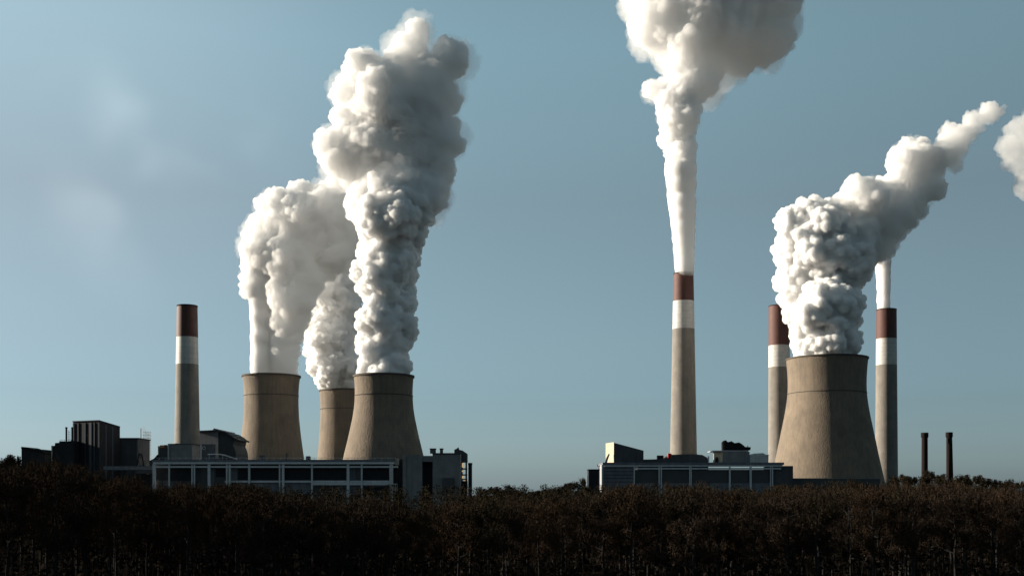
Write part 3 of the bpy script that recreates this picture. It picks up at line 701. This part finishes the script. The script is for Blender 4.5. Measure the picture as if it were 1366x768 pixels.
# 7: drifted puff
D = 1680
t = plume(1370, 240, D, 'loose detached puff of steam at the far end of the drifting trail')
plume_part('billow_cloud', plume_mesh([(1360,205,27),(1374,172,28),(1385,228,34),(1343,195,15),(1410,190,40)], D, 21, 1.4, bump=(2.6, 7.0), fine=(2.6, 4.0), lobe_r=(.20, .48)), S_THIN, t)

# ---------------------------------------------------------------- forest
rnd = random.Random(5)
PROFILE = [(-200,620),(0,616),(20,612),(50,609),(75,612),(100,620),(130,628),(170,636),(195,650),(240,648),(280,642),(320,640),(345,656),(380,652),(420,662),(460,666),(500,662),(530,674),(560,677),(575,667),(600,664),
           (640,662),(680,660),(720,662),(760,657),(775,652),(800,652),(850,645),(882,657),(910,645),(950,650),(1000,656),(1020,649),(1060,647),(1100,647),(1150,642),(1200,638),(1240,644),(1366,646),(1600,646)]
def prof(px):
    mound = 4.5 * math.sin(px / 11.3 + 1.7 * math.sin(px / 37.0)) + 3.0 * math.sin(px / 23.7 + 2.1)
    return float(np.interp(px, [p[0] for p in PROFILE], [p[1] for p in PROFILE])) + max(mound, -4)
def tree_meshes(seed, leaf_n, H=18.0, crown_h=9.0, crown_r=3.6, fill=1.0, leaf_s=1.0):
    """trunk mesh and crown mesh of one tree, base at the origin, 18 m tall"""
    r = random.Random(seed)
    tr = MB(); bend = [(r.uniform(-.25, .25), r.uniform(-.25, .25)) for _ in range(6)]
    pts = [(0, 0, 0)] + [(bend[i][0] * (i + 1) / 6, bend[i][1] * (i + 1) / 6, H * .92 * (i + 1) / 6) for i in range(6)]
    tr.tube(pts, [.27, .23, .20, .17, .13, .08, .03], 7)
    limbs = []
    for i in range(15):
        z = H - crown_h * r.uniform(.25, 1.0); a = r.uniform(0, 6.28); ln = crown_r * r.uniform(.55, 1.0)
        u = z / H; base = Vector((pts[3][0] * u, pts[3][1] * u, z)); tip = base + Vector((math.cos(a) * ln, math.sin(a) * ln, ln * r.uniform(.5, 1.1)))
        tip.z = min(tip.z, H - .4); mid = base.lerp(tip, .5) + Vector((0, 0, -.15 * ln))
        tr.tube([base, mid, tip], [.08, .05, .02], 4, False); limbs.append((base, tip))
    # a few dead stubs on the bare trunk
    for i in range(5):
        z = r.uniform(.2, .5) * H; a = r.uniform(0, 6.28); p = Vector((0, 0, z)); tr.tube([p, p + Vector((math.cos(a) * 1.1, math.sin(a) * 1.1, -.1))], [.04, .015], 4, False)
    cr = MB()
    clumps = [(tip, fill * r.uniform(.8, 1.5)) for b, tip in limbs] + [(b.lerp(tip, .6), fill * r.uniform(.6, 1.1)) for b, tip in limbs]
    top = Vector((pts[-1][0], pts[-1][1], H - 1.1)); clumps += [(top, 1.0), (top + Vector((.7, .2, -1.0)), 1.0), (top + Vector((-.6, -.3, -1.2)), 1.1)]
    for i in range(leaf_n):
        c, cr_ = clumps[r.randrange(len(clumps))]
        d = Vector((r.gauss(0, 1), r.gauss(0, 1), r.gauss(0, 1))); d.normalize(); p = c + d * cr_ * (r.random() ** .45)
        if p.z > H: p.z = H - r.random() * .3
        s = r.uniform(.06, .15) * leaf_s
        if r.random() < .25:           # upright twig
            w = Vector((r.uniform(-1, 1), r.uniform(-1, 1), 0)).normalized() * .035
            q = p + Vector((r.uniform(-.25, .25), r.uniform(-.25, .25), r.uniform(.4, .95)))
            cr.add([p - w, p + w, q], [(0, 1, 2)])
        else:
            u = Vector((r.gauss(0, 1), r.gauss(0, 1), r.gauss(0, .7))).normalized(); v = u.cross(Vector((r.gauss(0, 1), r.gauss(0, 1), r.gauss(0, 1)))).normalized()
            cr.add([p - u * s, p + v * s * .6, p + u * s, p - v * s * .6], [(0, 1, 2, 3)])
    return tr, cr
def make_tree(seed, n, leaf, name, **k):
    t = thing(name, (0, 0, 0), 'x', 'tree'); tr, cr = tree_meshes(seed, n, **k)
    tr.build('trunk', M['bark'], t); cr.build('crown', leaf, t); return t
def copy_tree(o):
    c = o.copy(); COL.objects.link(c)
    for ch in o.children: d = ch.copy(); COL.objects.link(d); d.parent = c
    return c
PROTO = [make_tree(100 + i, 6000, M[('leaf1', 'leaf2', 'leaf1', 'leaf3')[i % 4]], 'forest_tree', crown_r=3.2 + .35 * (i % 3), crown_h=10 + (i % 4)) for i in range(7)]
used = set()
def place(pi, x, y, h, w, label, group):
    o = PROTO[pi] if pi not in used else copy_tree(PROTO[pi]); used.add(pi)
    o.location = (x, y, 0); o.scale = (w, w, h / 18.0); o.rotation_euler = (0, 0, rnd.uniform(0, 6.28)); o['label'] = label; o['group'] = group
    return o
rows = [(150, 3.9, 0), (166, 4.3, 2), (184, 4.7, 3), (204, 5.2, 2), (228, 6.0, 3), (256, 6.8, 2), (290, 8.0, 1), (330, 9.5, 0)]
for Dr, sp, dy in rows:
    x = X(-60, Dr)
    while x < X(1426, Dr):
        y = Dr + rnd.uniform(-6, 6); xx = x + rnd.uniform(-.35, .35) * sp; px = CX + xx / y * F
        yt = prof(px) + dy + rnd.choice((0, 0, 3, 6, 10)) + rnd.uniform(-1.5, 3)
        h = Z(yt, y)
        place(rnd.randrange(7), xx, y, h, rnd.uniform(.85, 1.2) * (h / 18) ** .5 * (1 + (Dr - 150) / 500), 'tall straight bare trunked tree with a brown autumn crown in the front wood', 'brown trees of the front wood')
        x += sp
# far trees seen as single dark crowns on the skyline
FAR = make_tree(300, 4200, M['leaf3'], 'skyline_tree', crown_r=3.4, crown_h=13, fill=1.7, leaf_s=2.4); FAR2 = make_tree(301, 4200, M['leaf3'], 'skyline_tree', crown_r=2.8, crown_h=12, fill=1.5, leaf_s=2.4)
spots = []
for px, y in ((642,655),(648,652),(655,650),(662,652),(669,653),(681,648),(689,654),(696,657),(704,656),(710,655),(718,656),(731,655),(740,651),(748,649),(755,646),(763,645),(770,644),(779,640),
              (1192,634),(1203,634),(1214,638),(1222,637),(1231,633),(1244,630),(1252,635),(1259,636),(1283,634),(1289,636),(1298,637),(1308,639),(1318,640),(1328,641),(1336,645),(1347,641),(1355,644),(1364,643),(1374,644),
              (3,611),(11,613),(18,610),(24,607),(1272,641),(1277,640),(726,655),(786,650),(666,655),(675,655),(685,655),(700,658),(714,658),(722,658),(736,655),(752,650),(1198,637),(1209,637),(1238,636),(1248,635),(1266,639),(1296,640),(1312,641),(1323,643),(1341,644),(1351,645)):
    spots.append((px + rnd.uniform(-1.5, 1.5), y))
first = {FAR: True, FAR2: True}
for px, y in spots:
    Dd = rnd.uniform(640, 820) if px > 100 else rnd.uniform(420, 520)
    p = FAR if rnd.random() < .6 else FAR2
    o = p if first[p] else copy_tree(p); first[p] = False
    o.location = (X(px, Dd), Dd, 0); o.scale = (rnd.uniform(.9, 1.5),) * 2 + (Z(y - rnd.uniform(0, 3.5), Dd) / 18,); o.rotation_euler = (0, 0, rnd.uniform(0, 6.28))
    o['label'] = 'distant dark tree whose small crown shows on the skyline behind the front wood'; o['group'] = 'distant trees on the skyline'
# the depth of the wood behind the front rows, where no tree can be told from the next
mb = MB(); r = random.Random(33)
for i in range(620):
    y = r.uniform(345, 620); x = r.uniform(X(-90, y), X(1456, y))
    if i >= 440: y = r.uniform(140, 560); x = X(-90, y) - r.uniform(4, 130); px = CX + x / y * F
    h = min(Z(prof(px) + r.uniform(2, 16), y), 30); rr = r.uniform(2.6, 4.2)
    mb.tube([(x, y, 0), (x, y, h * .95)], [.35, .08], 5, False)
    for k in range(420):
        a = r.uniform(0, 6.28); u = r.random(); zz = h * (1 - .9 * u); q = rr * math.sqrt(r.random()) * min(1, .45 + u * 2)
        p = Vector((x + math.cos(a) * q, y + math.sin(a) * q, zz)); s_ = r.uniform(.18, .42)
        d = Vector((r.gauss(0, 1), r.gauss(0, 1), r.gauss(0, 1))).normalized() * s_; e = d.cross(Vector((r.gauss(0, 1), r.gauss(0, 1), 1))).normalized() * s_ * .6
        mb.add([p - d, p + e, p + d, p - e], [(0, 1, 2, 3)])
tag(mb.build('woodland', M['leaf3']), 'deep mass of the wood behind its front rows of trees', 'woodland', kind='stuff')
# saplings and brush between the trunks: nobody could count them
mb = MB(); r = random.Random(9)
for i in range(9000):
    y = r.uniform(140, 420); x = r.uniform(X(-80, y), X(1446, y)); h = r.uniform(2.5, 9.5); lean = (r.uniform(-.5, .5), r.uniform(-.5, .5))
    w = r.uniform(.03, .07)
    mb.tube([(x, y, 0), (x + lean[0] * .5, y + lean[1] * .5, h * .5), (x + lean[0], y + lean[1], h)], [w, w * .7, w * .3], 3, False)
    for k in range(5):
        p = Vector((x + lean[0] * .8, y + lean[1] * .8, h * r.uniform(.45, 1.0))); s = r.uniform(.2, .45); u = Vector((r.gauss(0, 1), r.gauss(0, 1), r.gauss(0, 1))).normalized() * s; v = u.cross(Vector((r.gauss(0, 1), r.gauss(0, 1), 1))).normalized() * s
        mb.add([p - u, p + v, p + u, p - v], [(0, 1, 2, 3)])
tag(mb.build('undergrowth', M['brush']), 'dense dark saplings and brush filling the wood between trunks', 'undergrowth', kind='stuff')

for o in bpy.data.objects:
    if '_w' in o: del o['_w']
